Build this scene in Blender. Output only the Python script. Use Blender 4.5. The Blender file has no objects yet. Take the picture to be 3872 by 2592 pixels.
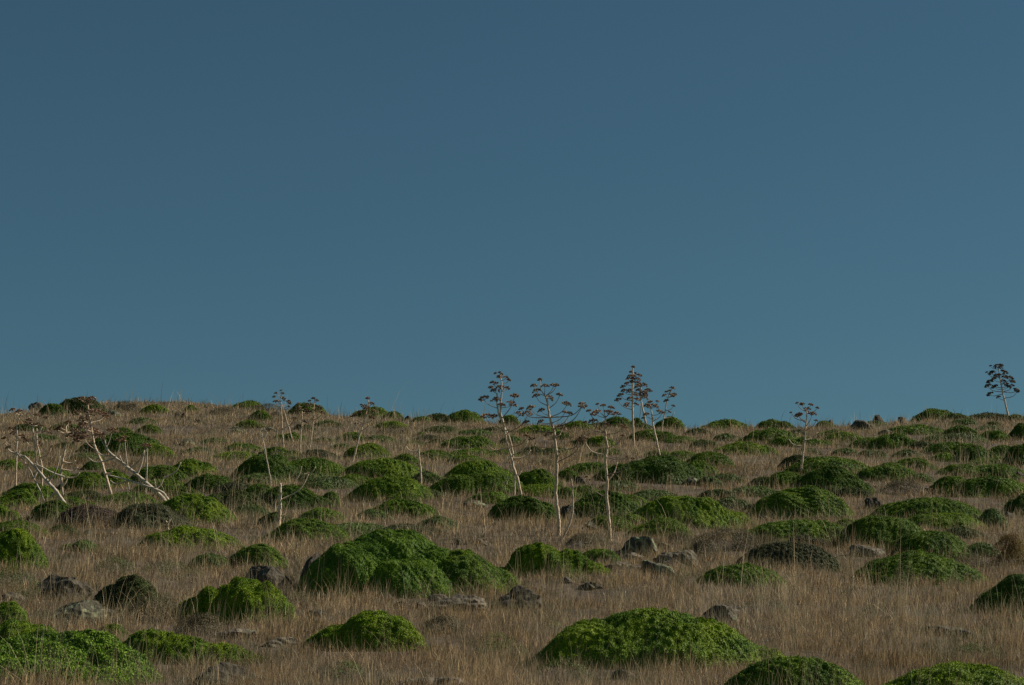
import bpy, math, random
import numpy as np
R = np.random.RandomState(7); random.seed(7)
S = bpy.context.scene; COL = S.collection
# ------------------------------------------------------------------ camera maths (photo pixels 3872 x 2592)
F = 8190.0; CX, CY = 1936.0, 1296.0
TH = math.radians(10.0); H = 3.6
fw = np.array([0, math.cos(TH), math.sin(TH)]); up = np.array([0, -math.sin(TH), math.cos(TH)])
PXM = 3872 / 1024.0
# ------------------------------------------------------------------ terrain
RX = np.array([-3000, -900, 0, 180, 320, 700, 1000, 1250, 1450, 1750, 2000, 2600, 3000, 3300, 3560, 3872, 4800, 7000], float)
RY = np.array([1590, 1592, 1574, 1549, 1526, 1523, 1550, 1573, 1590, 1604, 1614, 1631, 1626, 1616, 1596, 1594, 1606, 1610], float)
_k = [(R.uniform(-1, 1), R.uniform(-1, 1), R.uniform(0, 6.28)) for _ in range(8)]
def bumps(x, y):
    b = 0
    for i, (a, c, p) in enumerate(_k):
        fr = [.12, .2, .33, .5, .75, 1.1, 1.9, 2.7][i]; am = [.16, .12, .08, .06, .045, .03, .018, .012][i]
        n = math.hypot(a, c)
        b = b + am * np.sin((x * a / n + y * c / n) * fr + p)
    return b
def terrain(x, y):
    x = np.asarray(x, float); y = np.asarray(y, float)
    d = (y - H * math.sin(TH)) / math.cos(TH)
    az = CX + F * x / np.maximum(d, 45)
    D = F * H / (np.interp(az, RX, RY) - 1296)
    s = np.maximum(0, d - D)
    drop = np.where(s < 9, s * s / 34.0, 81 / 34. + (s - 9) * 18 / 34.)
    drop = np.minimum(drop, 60 + (s - 9) * .05)
    fade = .12 + .88 * np.clip((D - d) / 40, 0, 1) ** .7
    return y * math.tan(TH) - H / math.cos(TH) + bumps(x, y) * fade - drop
def ray(px, py): return fw + (px - CX) / F * np.array([1., 0, 0]) - (py - CY) / F * up
def hit(px, py):
    r = ray(px, py); t = np.arange(14, 175, .15)
    P = t[:, None] * r[None, :]
    g = P[:, 2] - terrain(P[:, 0], P[:, 1])
    w = np.nonzero(g < 0)[0]
    if len(w): return float(t[w[0]])
    return float(t[np.argmin(g[:int((140 - 14) / .15)])])
def proj(p):
    d = float(np.dot(p, fw)); return CX + F * p[0] / d, CY - F * float(np.dot(p, up)) / d, d
def ground_at(px, d):
    x = (px - CX) / F * d; y = d * math.cos(TH) + H * math.sin(TH)
    for _ in range(6):
        z = float(terrain(x, y)); dd = y * fw[1] + z * fw[2]
        y += (d - dd) / (fw[1] + fw[2] * math.tan(TH))
    return np.array([x, y, float(terrain(x, y))])
# ------------------------------------------------------------------ noise helper (sum of random plane waves)
class Noise:
    def __init__(s, wl, seed, n=7):
        r = np.random.RandomState(seed)
        v = r.normal(size=(n, 3)); v /= np.linalg.norm(v, axis=1)[:, None]
        s.k = v * (2 * math.pi / (wl * r.uniform(.6, 1.6, n)))[:, None]; s.p = r.uniform(0, 6.28, n); s.n = n
    def __call__(s, P):
        return np.sin(P @ s.k.T + s.p).sum(1) / math.sqrt(s.n / 2.) * .6
# ------------------------------------------------------------------ materials
def mat(name):
    m = bpy.data.materials.new(name); m.use_nodes = True
    nt = m.node_tree; b = nt.nodes['Principled BSDF']; b.inputs['Specular IOR Level'].default_value = .25
    return m, nt, b
def foliage_mat(name, rough, trans, bump=False):
    m, nt, b = mat(name); N = nt.nodes; L = nt.links
    a = N.new('ShaderNodeAttribute'); a.attribute_name = 'tint'
    L.new(a.outputs['Color'], b.inputs['Base Color']); b.inputs['Roughness'].default_value = rough
    b.inputs['Specular IOR Level'].default_value = .15
    t = N.new('ShaderNodeBsdfTranslucent'); L.new(a.outputs['Color'], t.inputs['Color'])
    mx = N.new('ShaderNodeMixShader'); mx.inputs[0].default_value = trans
    L.new(b.outputs[0], mx.inputs[1]); L.new(t.outputs[0], mx.inputs[2])
    L.new(mx.outputs[0], N['Material Output'].inputs['Surface']); return m
M_leaf = foliage_mat('shrub_leaf', .6, .14)
M_grass = foliage_mat('dry_grass', .7, .25)
M_umbel = foliage_mat('umbel_seed', .8, .05)
def noise_color(name, stops, scale, rough=.85, bump=.3, detail=8, bscale=None, coord='Object'):
    m, nt, b = mat(name); N = nt.nodes; L = nt.links
    tc = N.new('ShaderNodeTexCoord'); n = N.new('ShaderNodeTexNoise'); n.inputs['Scale'].default_value = scale; n.inputs['Detail'].default_value = detail
    n.inputs['Roughness'].default_value = .65
    L.new(tc.outputs[coord], n.inputs['Vector'])
    cr = N.new('ShaderNodeValToRGB'); e = cr.color_ramp.elements
    while len(e) < len(stops): e.new(.5)
    for i, (p, c) in enumerate(stops): e[i].position = p; e[i].color = (*c, 1)
    L.new(n.outputs['Fac'], cr.inputs[0]); L.new(cr.outputs[0], b.inputs['Base Color']); b.inputs['Roughness'].default_value = rough
    n2 = N.new('ShaderNodeTexNoise'); n2.inputs['Scale'].default_value = bscale or scale * 4; n2.inputs['Detail'].default_value = 6
    L.new(tc.outputs[coord], n2.inputs['Vector'])
    bp = N.new('ShaderNodeBump'); bp.inputs['Strength'].default_value = bump; bp.inputs['Distance'].default_value = .05
    L.new(n2.outputs['Fac'], bp.inputs['Height']); L.new(bp.outputs[0], b.inputs['Normal'])
    return m, nt, b, cr, tc
M_ground = noise_color('hillside_soil', [(.3, (.055, .042, .03)), (.5, (.10, .075, .052)), (.7, (.17, .13, .09))], 1.7, .95, .9)[0]
def rock_mat(name, base, lichen, amt):
    m, nt, b, cr, tc = noise_color(name, base, 3.5, .9, .8, 10, 14)
    N = nt.nodes; L = nt.links
    n = N.new('ShaderNodeTexNoise'); n.inputs['Scale'].default_value = 7; n.inputs['Detail'].default_value = 5; n.inputs['Distortion'].default_value = .6
    L.new(tc.outputs['Object'], n.inputs['Vector'])
    r2 = N.new('ShaderNodeValToRGB'); r2.color_ramp.elements[0].position = amt; r2.color_ramp.elements[1].position = amt + .06
    L.new(n.outputs['Fac'], r2.inputs[0])
    mx = N.new('ShaderNodeMixRGB'); L.new(r2.outputs[0], mx.inputs[0]); L.new(cr.outputs[0], mx.inputs[1]); mx.inputs[2].default_value = (*lichen, 1)
    L.new(mx.outputs[0], b.inputs['Base Color']); return m
M_rock = {
 'k': rock_mat('dark_basalt', [(.3, (.035, .030, .021)), (.55, (.09, .075, .052)), (.8, (.18, .15, .105))], (.12, .13, .075), .64),
 'g': rock_mat('grey_rock', [(.3, (.07, .057, .042)), (.55, (.17, .14, .10)), (.8, (.30, .25, .18))], (.17, .20, .13), .62),
 'l': rock_mat('lichen_rock', [(.3, (.045, .041, .027)), (.55, (.11, .10, .066)), (.8, (.21, .185, .125))], (.25, .265, .15), .53)}
M_stalk = noise_color('dry_fennel_stalk', [(.35, (.42, .28, .17)), (.5, (.70, .53, .36)), (.65, (.80, .65, .47))], 9, .6, .3)[0]
M_stalk_old = noise_color('weathered_stalk', [(.3, (.34, .27, .20)), (.5, (.58, .48, .36)), (.75, (.72, .61, .48))], 9, .7, .3)[0]
M_branch = noise_color('dry_branch', [(.3, (.16, .11, .075)), (.6, (.34, .25, .17)), (.8, (.52, .42, .31))], 7, .7, .2)[0]
# ------------------------------------------------------------------ mesh helper
def mesh_obj(name, V, Fc, mats, tint=None, smooth=False, mi=None, parent=None, sizes=None):
    me = bpy.data.meshes.new(name); V = np.asarray(V, np.float32)
    me.vertices.add(len(V)); me.vertices.foreach_set('co', V.ravel())
    if isinstance(Fc, np.ndarray): Fc = [Fc]
    Fc = [f for f in Fc if len(f)]
    idx = np.concatenate([f.ravel() for f in Fc]).astype(np.int32)
    sz = np.concatenate([np.full(len(f), f.shape[1]) for f in Fc]).astype(np.int32)
    st = np.concatenate([[0], np.cumsum(sz)[:-1]]).astype(np.int32)
    me.loops.add(len(idx)); me.loops.foreach_set('vertex_index', idx)
    me.polygons.add(len(sz)); me.polygons.foreach_set('loop_start', st)
    for m in (mats if isinstance(mats, (list, tuple)) else [mats]): me.materials.append(m)
    me.polygons.foreach_set('use_smooth', np.full(len(sz), bool(smooth)))
    me.update(calc_edges=True)
    if tint is not None:
        a = me.attributes.new('tint', 'FLOAT_COLOR', 'POINT')
        c = np.ones((len(V), 4), np.float32); c[:, :3] = tint; a.data.foreach_set('color', c.ravel())
    o = bpy.data.objects.new(name, me); COL.objects.link(o)
    if parent: o.parent = parent
    return o
def tag(o, label, cat, group=None):
    o['label'] = label; o['category'] = cat
    if group: o['group'] = group
# ------------------------------------------------------------------ ground sheet
def axis(a, b, core_a, core_b, n, m):
    return np.unique(np.concatenate([np.linspace(a, core_a, m), np.linspace(core_a, core_b, n), np.linspace(core_b, b, m)]))
xs = axis(-500, 500, -60, 60, 300, 60); ys = axis(-200, 900, 10, 150, 420, 60)
X, Y = np.meshgrid(xs, ys); Z = terrain(X, Y)
V = np.stack([X.ravel(), Y.ravel(), Z.ravel()], 1); nx = len(xs); ny = len(ys)
i = (np.arange(ny - 1)[:, None] * nx + np.arange(nx - 1)[None, :]).ravel()
g = mesh_obj('ground', V, np.stack([i, i + 1, i + nx + 1, i + nx], 1), M_ground, smooth=True); g['kind'] = 'structure'
g['label'] = 'brown soil and thatch of the rising hillside'
#DATA
# ------------------------------------------------------------------ data: shrubs  (x centre, top, visible base, width, tone) in photo pixels
SHR = """
194 1525 1568 81 d;315 1501 1560 150 o;490 1520 1552 85 w;580 1530 1560 82 b;727 1532 1555 45 g;937 1515 1533 92 g;850 1543 1563 100 w
537 1578 1597 80 p;935 1589 1613 88 y;560 1606 1632 70 g;480 1638 1706 240 d;575 1680 1718 125 b;175 1640 1665 85 p;30 1736 1768 95 g
930 1676 1705 125 g;885 1706 1735 150 b;978 1720 1800 215 d;742 1733 1788 142 b;636 1760 1812 180 g;810 1792 1850 165 d;885 1822 1862 150 e
972 1830 1876 120 g;697 1836 1878 165 d;862 1851 1912 195 o;705 1870 1960 265 b;480 1860 1905 190 g;578 1903 1985 270 e;365 1908 1978 225 u
190 1888 1955 150 d;300 1877 1912 120 g;325 1785 1842 150 g;448 1775 1832 125 g;320 1853 1885 140 o;120 1827 1882 190 g;40 1850 1918 150 g
20 1912 1966 110 y;50 1967 2012 200 g;25 1998 2140 250 b;685 1990 2066 340 b;354 1742 1768 65 d;178 1768 1800 130 g;1010 1790 1820 150 p
622 1812 1845 160 g;463 1615 1640 64 g;995 1551 1585 70 g;1005 1528 1550 80 w;1180 1524 1555 112 g;1088 1637 1664 100 g;1220 1653 1670 75 p
1400 1539 1568 120 g;1475 1556 1573 70 g;1425 1562 1582 60 y;1480 1592 1613 90 b;1490 1614 1634 95 w;1590 1573 1590 55 g;1662 1562 1583 85 o
1762 1552 1583 112 g;1930 1568 1582 60 g;1688 1610 1630 115 p;1800 1622 1641 115 p;1328 1633 1660 90 g;1435 1648 1670 130 p;1590 1634 1644 30 b
1632 1646 1662 100 e;1790 1649 1690 170 g;1065 1689 1730 120 b;1205 1698 1732 115 e;1415 1677 1730 160 b;1515 1717 1755 105 g;1655 1702 1732 115 g
1815 1696 1730 175 g;1765 1720 1745 120 b;1100 1722 1748 78 p;1200 1732 1790 195 g;1430 1732 1795 245 b;1790 1741 1812 215 b;1790 1782 1860 270 g
1170 1785 1810 155 p;1268 1803 1835 180 p;1350 1793 1820 115 g;1490 1802 1882 250 b;1615 1782 1815 105 p;1530 1863 1890 115 g;1125 1832 1912 210 d
1262 1855 1905 70 g;1540 1888 1950 220 g;1845 1858 1890 135 g;1240 1920 1965 175 g;1172 1958 2035 260 g;1340 1975 2010 260 p;1560 1980 2015 200 e
2040 1608 1635 125 b;2125 1632 1655 50 d;2185 1592 1618 95 b;2250 1596 1616 55 p;2335 1575 1600 95 g;2410 1580 1592 42 g;2525 1573 1597 80 g;2420 1600 1622 75 p
2268 1648 1682 90 b;2480 1626 1662 140 g;2555 1648 1667 105 g;2665 1662 1685 80 p;2310 1692 1712 85 g;2250 1710 1726 60 p;2065 1738 1752 60 e
2230 1750 1785 165 g;2150 1774 1812 78 g;2450 1721 1814 290 d;2630 1745 1787 125 g;2505 1703 1722 95 g;2600 1705 1732 125 g;2712 1705 1757 155 g
2010 1772 1840 150 g;2070 1830 1864 180 b;2215 1836 1866 110 g;2320 1788 1810 90 p;2545 1795 1820 95 p;2450 1850 1880 160 p;1990 1874 1962 215 d
2270 1858 1947 225 d;2590 1872 1978 330 b;2760 1935 1978 150 b;2320 1948 1992 160 y;2395 1945 1976 110 y;2482 1960 2014 190 y
2730 1587 1610 135 g;2940 1587 1612 105 g;3112 1592 1610 60 b;2875 1620 1668 190 g;2965 1652 1681 90 g;2827 1672 1713 185 b;3135 1626 1648 100 g
3200 1635 1666 130 b;3075 1655 1681 125 g;3480 1608 1636 190 g;3400 1639 1690 150 g;3280 1655 1686 130 g;3560 1548 1576 165 g;3760 1561 1581 150 o;3848 1565 1586 55 g
3640 1610 1641 100 g;3742 1594 1608 60 d;3752 1609 1628 100 p;3645 1583 1602 85 p;3600 1635 1664 170 p;3768 1626 1662 90 g;3872 1602 1656 85 d
3620 1671 1711 170 g;3700 1684 1741 140 d;3780 1681 1726 95 g;3868 1676 1757 140 d;3557 1713 1736 85 y;3015 1722 1770 145 o;3065 1692 1711 70 p
3130 1729 1786 250 g;3448 1731 1771 135 g;3385 1747 1776 100 g;3350 1757 1806 190 g;3175 1758 1852 215 d;3005 1780 1836 165 g;3765 1731 1754 160 y
3625 1755 1791 145 g;3770 1755 1796 200 g;3810 1775 1811 100 g;3612 1797 1856 150 g;3755 1801 1867 250 g;2900 1803 1836 110 o;2855 1837 1866 175 p
3020 1838 1947 290 g;3140 1835 1860 80 p;3500 1882 1968 370 g;3735 1920 1987 110 p;3570 1938 1987 270 b;3330 1945 2048 290 g;3195 1960 1990 110 g
3010 1965 2032 380 g;3540 2003 2092 290 g;3868 1862 1932 140 d;3420 1815 1861 130 w;980 2055 2132 190 g;800 2092 2136 150 p;470 2178 2292 220 o
880 2178 2335 380 b;590 2252 2332 200 w;90 2345 2435 260 b;15 2265 2362 150 g;200 2372 2562 620 q;690 2380 2492 450 b;415 2355 2386 100 y
60 2150 2240 180 s;620 2130 2172 230 s;740 2325 2380 150 w;1385 2302 2442 370 b;1840 2405 2462 240 s;2085 2048 2160 330 b;2260 2072 2116 140 g
2650 2040 2100 120 w;2740 2003 2062 240 w;2800 2130 2200 290 g;2970 2055 2132 340 e;2445 2288 2502 720 b;2990 2482 2625 480 g;3600 2508 2680 640 b
3440 2088 2192 440 g;3440 2165 2228 150 s;3810 2028 2118 130 r;3840 2170 2302 320 d;3060 2020 2056 130 e;1465 1992 2240 540 B;1765 2078 2225 330 g
2030 2328 2368 180 s;3680 2098 2130 120 w;2330 1868 1915 150 g
"""
# rocks: x centre, top, visible base, width, tone
RCK = """
137 1522 1550 58 g;455 1517 1548 26 k;432 1552 1580 58 l;668 1562 1585 25 k;700 1560 1584 26 k;757 1587 1602 45 k;896 1611 1642 54 l;709 1655 1690 50 l
1046 1555 1582 36 k;1018 1610 1637 55 l;1543 1571 1586 32 k;1307 1715 1736 45 g;1790 1890 1928 78 l;1165 2090 2236 90 k;2195 1803 1836 46 k
2372 1832 1861 78 k;2622 1805 1841 62 l;2145 1908 1976 62 k;2250 1965 2012 98 l;3140 1584 1596 30 g;3315 1566 1581 44 k;3255 1587 1633 112 k
2990 1627 1641 36 g;3350 1625 1650 62 g;3415 1578 1598 46 g;3862 1783 1816 42 k;3305 1882 1932 72 k;3110 1945 1971 50 k;2895 1960 1974 56 g
3820 1935 1978 62 k;3510 1845 1873 36 k;230 2172 2275 190 k;315 2265 2372 225 l;1000 2140 2235 165 k;850 2505 2610 220 k;900 2392 2422 150 g
1060 2425 2452 120 g;1725 2245 2315 195 g;1980 2213 2312 180 k;1515 2285 2312 52 k;1460 2255 2282 50 g;1205 2308 2342 72 k;1743 2042 2066 46 k
1828 2056 2070 66 g;1615 2562 2625 260 g;2425 2030 2110 130 l;2185 2052 2080 110 k;2330 2125 2162 110 g;2555 2080 2162 140 g;2475 2115 2182 120 l
2215 2205 2242 62 k;2145 2192 2216 46 g;2720 2282 2372 120 g;2360 2553 2585 90 g;3560 2378 2412 180 k;3290 2060 2112 120 g;2510 2062 2084 55 g;2580 2118 2142 60 k;2400 2140 2165 70 g;2620 2140 2160 48 g;2345 2088 2106 50 k;1330 2240 2262 60 g;1420 2275 2298 70 k;2250 2215 2235 50 k;60 2255 2285 90 g;1655 2262 2285 60 g;400 2310 2340 80 k;3380 2068 2100 70 k
2390 2090 2125 110 g;1210 1782 1798 60 g;330 2005 2030 30 l;1590 2290 2312 60 g;120 1985 2000 70 g;2630 2078 2104 70 k;1365 2400 2425 1 g
"""
def parse(t): return [(float(a), float(b), float(c), float(w), k) for a, b, c, w, k in (s.split() for s in t.replace('\n', ';').split(';') if s.strip())]
SHR += '''
255 1600 1622 90 p;330 1712 1735 100 p;230 1672 1694 80 o;100 1705 1728 90 g;110 1600 1622 90 o;820 1655 1674 90 p;760 1690 1710 100 p;1240 1590 1606 80 p;1310 1678 1696 90 p
1150 1605 1622 60 o;1560 1668 1684 90 p;1650 1662 1680 80 o;1940 1650 1670 80 p;1880 1615 1630 90 o;1905 1700 1722 90 g;1560 1760 1782 90 p;1040 1870 1900 120 g;950 1905 1935 130 p
1040 1940 1975 120 o;780 2000 2035 90 p;250 1985 2010 120 o;300 2040 2070 120 p;1420 1925 1955 120 p;1650 1950 1985 130 p;1700 1825 1850 90 p;1620 1850 1875 100 o;2130 1845 1870 90 g
2090 1690 1712 90 p;2000 1690 1712 90 o;2180 1660 1680 70 o;2380 1760 1790 90 g;2350 1815 1845 120 p;2400 1870 1905 130 g;2680 1800 1830 90 p;2760 1790 1815 100 p;2700 1850 1880 110 o
2780 1880 1915 130 p;2860 1905 1935 120 o;2640 1620 1640 80 o;2760 1640 1660 90 p;3010 1625 1645 70 o;3300 1700 1722 90 p;3180 1695 1716 90 p;3080 1860 1885 110 o;3230 1840 1870 110 o
3420 1700 1722 90 p;3500 1670 1692 100 o;3490 1790 1815 100 p;3300 1590 1606 80 p;3680 1755 1778 90 p;3820 1840 1870 110 g;3560 1880 1905 120 p;3250 2010 2040 110 o;2880 2030 2060 150 w
2560 2010 2040 120 w;2200 2020 2050 120 w;3700 2050 2090 130 p;3650 1990 2020 130 o;2150 2150 2180 110 s;2920 2260 2310 170 s;3300 2300 2340 170 s;640 2250 2290 130 s;1130 2250 2290 120 s
1280 2490 2540 170 s;2800 2420 2470 170 s;420 2110 2145 130 s;1660 2330 2370 150 w;2150 2500 2550 200 s;3650 2440 2480 180 s'''
SHR = parse(SHR); RCK = [r for r in parse(RCK) if r[3] > 2]
# ------------------------------------------------------------------ labels built from landmarks in the photo
LM = [(1965, 1865, 'the tall fork-topped stalk'), (2113, 2010, 'the tallest wide-armed stalk'), (2306, 2025, 'the straight reddish-tan stalk'),
 (2396, 1680, 'the fir-shaped skyline stalk'), (3025, 1785, 'the lone stalk right of centre'),
 (3810, 1563, 'the far right skyline stalk'), (1335, 1738, 'the stalk leaning right'), (1055, 1985, 'the thick broken stump'), (1590, 1828, 'the headless post-like stalk'),
 (1072, 1690, 'the crossing pair of pale stalks'), (1025, 1828, 'the thin bare bent stalk'), (270, 1935, 'the bare trunk leaning left'), (615, 1885, 'the fallen trunk with upright arms'),
 (423, 1880, 'the stalk with big dark heads'), (636, 2000, 'the tiny Y-shaped twig'), (1500, 2150, 'the largest yellow-green shrub'), (2445, 2400, 'the big foreground dome'),
 (365, 1940, 'the purple-brown shrub'), (3810, 2070, 'the rust-tinged shrub'), (315, 2320, 'the lichen-capped boulder'), (2425, 2075, 'the round lichen boulder'),
 (3255, 1610, 'the big skyline boulder'), (1980, 2265, 'the dark pointed boulder'), (1762, 1570, 'the rounded skyline shrub at centre'), (3305, 1905, 'the lone dark rock at right'),
 (200, 2460, 'the sprawling bottom-left shrub'), (3840, 2235, "the right edge's dark shrub"), (1615, 2585, "the bottom edge's flat rock"), (3020, 1890, 'the steep round dome'),
 (315, 1530, "the left skyline's dark hump"), (3560, 1562, 'the long skyline shrub at right'), (2450, 1765, 'the wide dark dome behind stalks')]
OWN = {(200, 2372): 'huge sprawling broad-leaved green shrub filling the bottom left corner', (1465, 1992): 'largest yellow-green shrub on the slope, with a dark rock at its left flank',
 (2445, 2288): 'big bright green dome shrub in the foreground right of centre, grass stalks before it', (365, 1908): 'purple-brown shrub beside the dark grey-green one at left',
 (3810, 2028): 'small bushy shrub tinged rust and yellow near the right edge', (3840, 2170): 'dark green shrub cut off by the right edge of the photo', (3020, 1838): 'steep round green dome shrub below the lone stalk right of centre',
 (315, 1501): 'dark olive hump of a shrub highest on the left skyline', (1762, 1552): 'small rounded shrub standing up on the skyline at the photo centre', (3560, 1548): 'long low shrub on the right skyline beside the far right stalk',
 (2450, 1721): 'wide dark green dome shrub behind the row of tall stalks', (578, 1903): 'dark grey-green shrub between the purple-brown shrub and a bright one',
 (3600, 2508): 'wide bright green shrub rising from the bottom right corner', (2990, 2482): 'green shrub at the bottom edge below the big foreground dome, right side',
 (315, 2265): 'large boulder capped with pale lichen at lower left', (2425, 2030): 'round boulder blotched with lichen in the jumble below the stalks', (3255, 1587): 'big dark boulder just below the right skyline',
 (1980, 2213): 'dark pointed boulder right below the largest shrub', (3305, 1882): 'lone dark rock in open grass on the right slope', (1615, 2562): 'flat grey rock cut off by the bottom edge',
 (1165, 2090): 'dark upright rock leaning against the left flank of the largest shrub', (1765, 2078): 'broad green shrub grown against the right side of the largest shrub',
 (1385, 2302): 'rounded green shrub standing alone below the largest shrub', (685, 1990): 'long bright green shrub with a tiny Y-shaped twig behind it', (850, 2505): 'dark rounded boulder at the bottom edge, left of centre',
 (230, 2172): 'dark jagged outcrop just above the lichen-capped boulder', (1000, 2140): 'dark boulder behind the bright shrub at left'}
TONE = {'b': 'bright green', 'g': 'mid green', 'd': 'dark green', 'p': 'dull green', 'y': 'yellowish green', 'w': 'brown', 'e': 'grey-green', 'r': 'rusty', 's': 'sparse grassy', 'o': 'olive green', 'u': 'purple-brown', 'q': 'leafy green', 'B': 'yellow-green',
        'k': 'dark', 'G': 'grey'}
def make_labels():
    out = {}; todo = {}
    items = [('shrub', *s) for s in SHR] + [('rock', *s) for s in RCK]
    for k, x, t, b, w, c in items:
        if (int(x), int(t)) in OWN: out[(x, t)] = OWN[(int(x), int(t))]; continue
        cy = (t + b) / 2
        wm = w / F * (F * H / max(cy + 15 - 1296, 200))
        size = ('tiny' if wm < .5 else 'small' if wm < .95 else 'broad' if wm < 1.5 else 'large') if k == 'shrub' else ('small' if wm < .45 else 'mid-sized' if wm < .75 else 'large')
        l = sorted((math.hypot(x - lx, 2.4 * (cy - ly)), j) for j, (lx, ly, _) in enumerate(LM) if math.hypot(x - lx, 2.4 * (cy - ly)) > 25)[0]
        lx, ly, ln = LM[l[1]]; a = math.degrees(math.atan2(-(cy - ly) * 2.4, x - lx)) % 360
        rel = ['right of', 'upper right of', 'above', 'upper left of', 'left of', 'lower left of', 'below', 'lower right of'][int(((a + 22.5) % 360) // 45)]
        tone = {'k': 'dark', 'g': 'grey', 'l': 'lichen-spotted'}[c] if k == 'rock' else TONE[c]
        noun = 'cushion shrub' if k == 'shrub' else 'rock'
        todo.setdefault((size, tone, noun, rel, ln), []).append((l[0], (x, t)))
    for (size, tone, noun, rel, ln), v in todo.items():
        v.sort()
        for n, (_, key) in enumerate(v):
            o = '' if len(v) == 1 else ['nearest ', 'second nearest ', 'third nearest ', 'fourth nearest ', 'fifth nearest ', 'sixth nearest '][n]
            out[key] = f'{size} {tone} {noun}, {o and o.strip() + chr(44) + chr(32)}{rel} {ln}'.replace('shrub, ' + rel, 'shrub ' + rel).replace('rock, ' + rel, 'rock ' + rel)
    return out
LAB = make_labels()
# ------------------------------------------------------------------ shrubs
PAL = {  # leaf albedo A, leaf albedo B, density
 'b': ((.20, .275, .012), (.105, .185, .012), 1.0), 'g': ((.150, .225, .014), (.080, .145, .012), 1.0), 'd': ((.10, .165, .012), (.055, .105, .010), 1.0),
 'p': ((.125, .185, .040), (.095, .125, .035), .66), 'y': ((.165, .240, .018), (.110, .175, .016), 1.0), 'w': ((.150, .115, .065), (.085, .085, .045), .58),
 'e': ((.110, .120, .050), (.080, .080, .038), 1.0), 'r': ((.200, .140, .022), (.150, .065, .020), .58), 's': ((.095, .150, .025), (.10, .095, .045), .28),
 'o': ((.080, .115, .022), (.070, .075, .025), 1.0), 'u': ((.140, .085, .068), (.080, .060, .045), 1.0), 'q': ((.165, .260, .022), (.100, .185, .018), 1.0), 'B': ((.145, .235, .012), (.080, .160, .012), 1.0)}
FOOT = []
total_leaves = 0
def shrub(ix, px, top, base, w, c):
    global total_leaves
    r = np.random.RandomState(1000 + ix)
    d0 = F * H / (base - 1296)
    gh = .09
    df = hit(px, min(base + gh * F / d0, 2900))
    wm = w / F * df; rd = .42 * wm
    dc = df + rd * .7
    P0 = ground_at(px, dc); _, py, dc = proj(P0)
    wm = w / F * dc
    h = max((py - top) / F * dc, .14)
    h = min(h, wm * .8 + .2)
    wm *= 1.30 + .30 * min(max((dc - 30) / 35, 0), 1); hw = wm / 2; pxs = dc / F * PXM          # metres per render pixel
    # lobes: dx, dy, rx, ry, rz
    lob = []
    if c == 'B':
        lob = [(.02 * wm, .1 * wm, .44 * wm, .32 * wm, h), (-.2 * wm, .02 * wm, .3 * wm, .28 * wm, h * .8), (.22 * wm, .0, .3 * wm, .28 * wm, h * .7), (.1 * wm, -.16 * wm, .34 * wm, .2 * wm, h * .5), (-.18 * wm, -.13 * wm, .28 * wm, .2 * wm, h * .66)]
    elif ix in BIGL:
        lob = [(a * wm, b_ * wm, cc * wm, e * wm, f_ * h) for a, b_, cc, e, f_ in BIGL[ix]]
    else:
        ox = r.uniform(-.14, .14) * wm
        lob.append((ox, 0, hw - abs(ox) * .6, rd, h))
        for k in range(r.randint(2, 5)):
            s = r.uniform(.5, .75); a = r.uniform(-1, 1)
            lx = a * (1 - s) * hw * 1.05
            lob.append((lx, r.uniform(-.5, .35) * rd, s * hw, s * rd * 1.1, h * r.uniform(.6, .9) * max(.3, 1 - (lx / hw) ** 2)))
    KS = 1.8
    fk = 1 / math.sqrt(1 - (KS / (1 + KS)) ** 2); h0 = h
    lob = [(a, b_, cc * fk, e * fk, f_ * (1 + KS), f_ * KS) for a, b_, cc, e, f_ in lob]
    FOOT.append((P0[0], P0[1], hw, rd, PAL[c][2]))
    A, B, dens = PAL[c]; A = np.array(A) * 1.15 * r.uniform(.85, 1.12); B = np.array(B) * 1.05
    L = max(.015 if c != 'q' else .021, .9 * pxs); L = min(L, .055)
    n1 = Noise(.09 + L * 1.2, 10 + ix, 9); n2 = Noise(.55, 500 + ix); n3 = Noise(.45, 900 + ix)
    area_px = wm * h / pxs ** 2
    leafpx = .34 * (L / pxs) ** 2
    NT = int(min(100000, max(300, 5.8 * dens * area_px / leafpx)))
    areas = [lx[2] * (lx[3] + lx[4] * .7) for lx in lob]; sa = sum(areas)
    Ps = []; Ns = []
    for (lx, ly, rx, ry, rz, kz), ar in zip(lob, areas):
        n = int(NT * ar / sa * 1.3) + 20
        v = r.normal(size=(n, 3)); v /= np.linalg.norm(v, axis=1)[:, None]
        c0_ = kz / rz - .04; zc = c0_ + (1 - c0_) * r.uniform(0, 1, n); ph = np.arctan2(v[:, 1] - .25, v[:, 0]); sr = np.sqrt(np.maximum(0, 1 - zc ** 2))
        v = np.stack([np.cos(ph) * sr, np.sin(ph) * sr, zc], 1)
        rad = np.array([rx, ry, rz])
        P = v * rad; Nn = v / rad; Nn /= np.linalg.norm(Nn, axis=1)[:, None]
        P = P + np.array([lx, ly, -kz])
        keep = P[:, 2] > -.06
        for (mx, my, qx, qy, qz, mk) in lob:
            if (mx, my, qx) == (lx, ly, rx): continue
            e = ((P[:, 0] - mx) / qx) ** 2 + ((P[:, 1] - my) / qy) ** 2 + ((P[:, 2] + mk) / qz) ** 2
            keep &= e > .86
        Ps.append(P[keep]); Ns.append(Nn[keep])
    P = np.concatenate(Ps); Nn = np.concatenate(Ns)
    am1 = min(.015, h * .04) + L * .12; am2 = min(.036, h * .06)
    f1 = n1(P); f2 = n2(P)
    disp = am1 * (f1 - .4) + am2 * (f2 - .3) - np.abs(r.normal(size=len(P))) * L * .6
    if dens < .6: disp += r.uniform(0, .05, len(P))
    P = P + Nn * disp[:, None]
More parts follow.
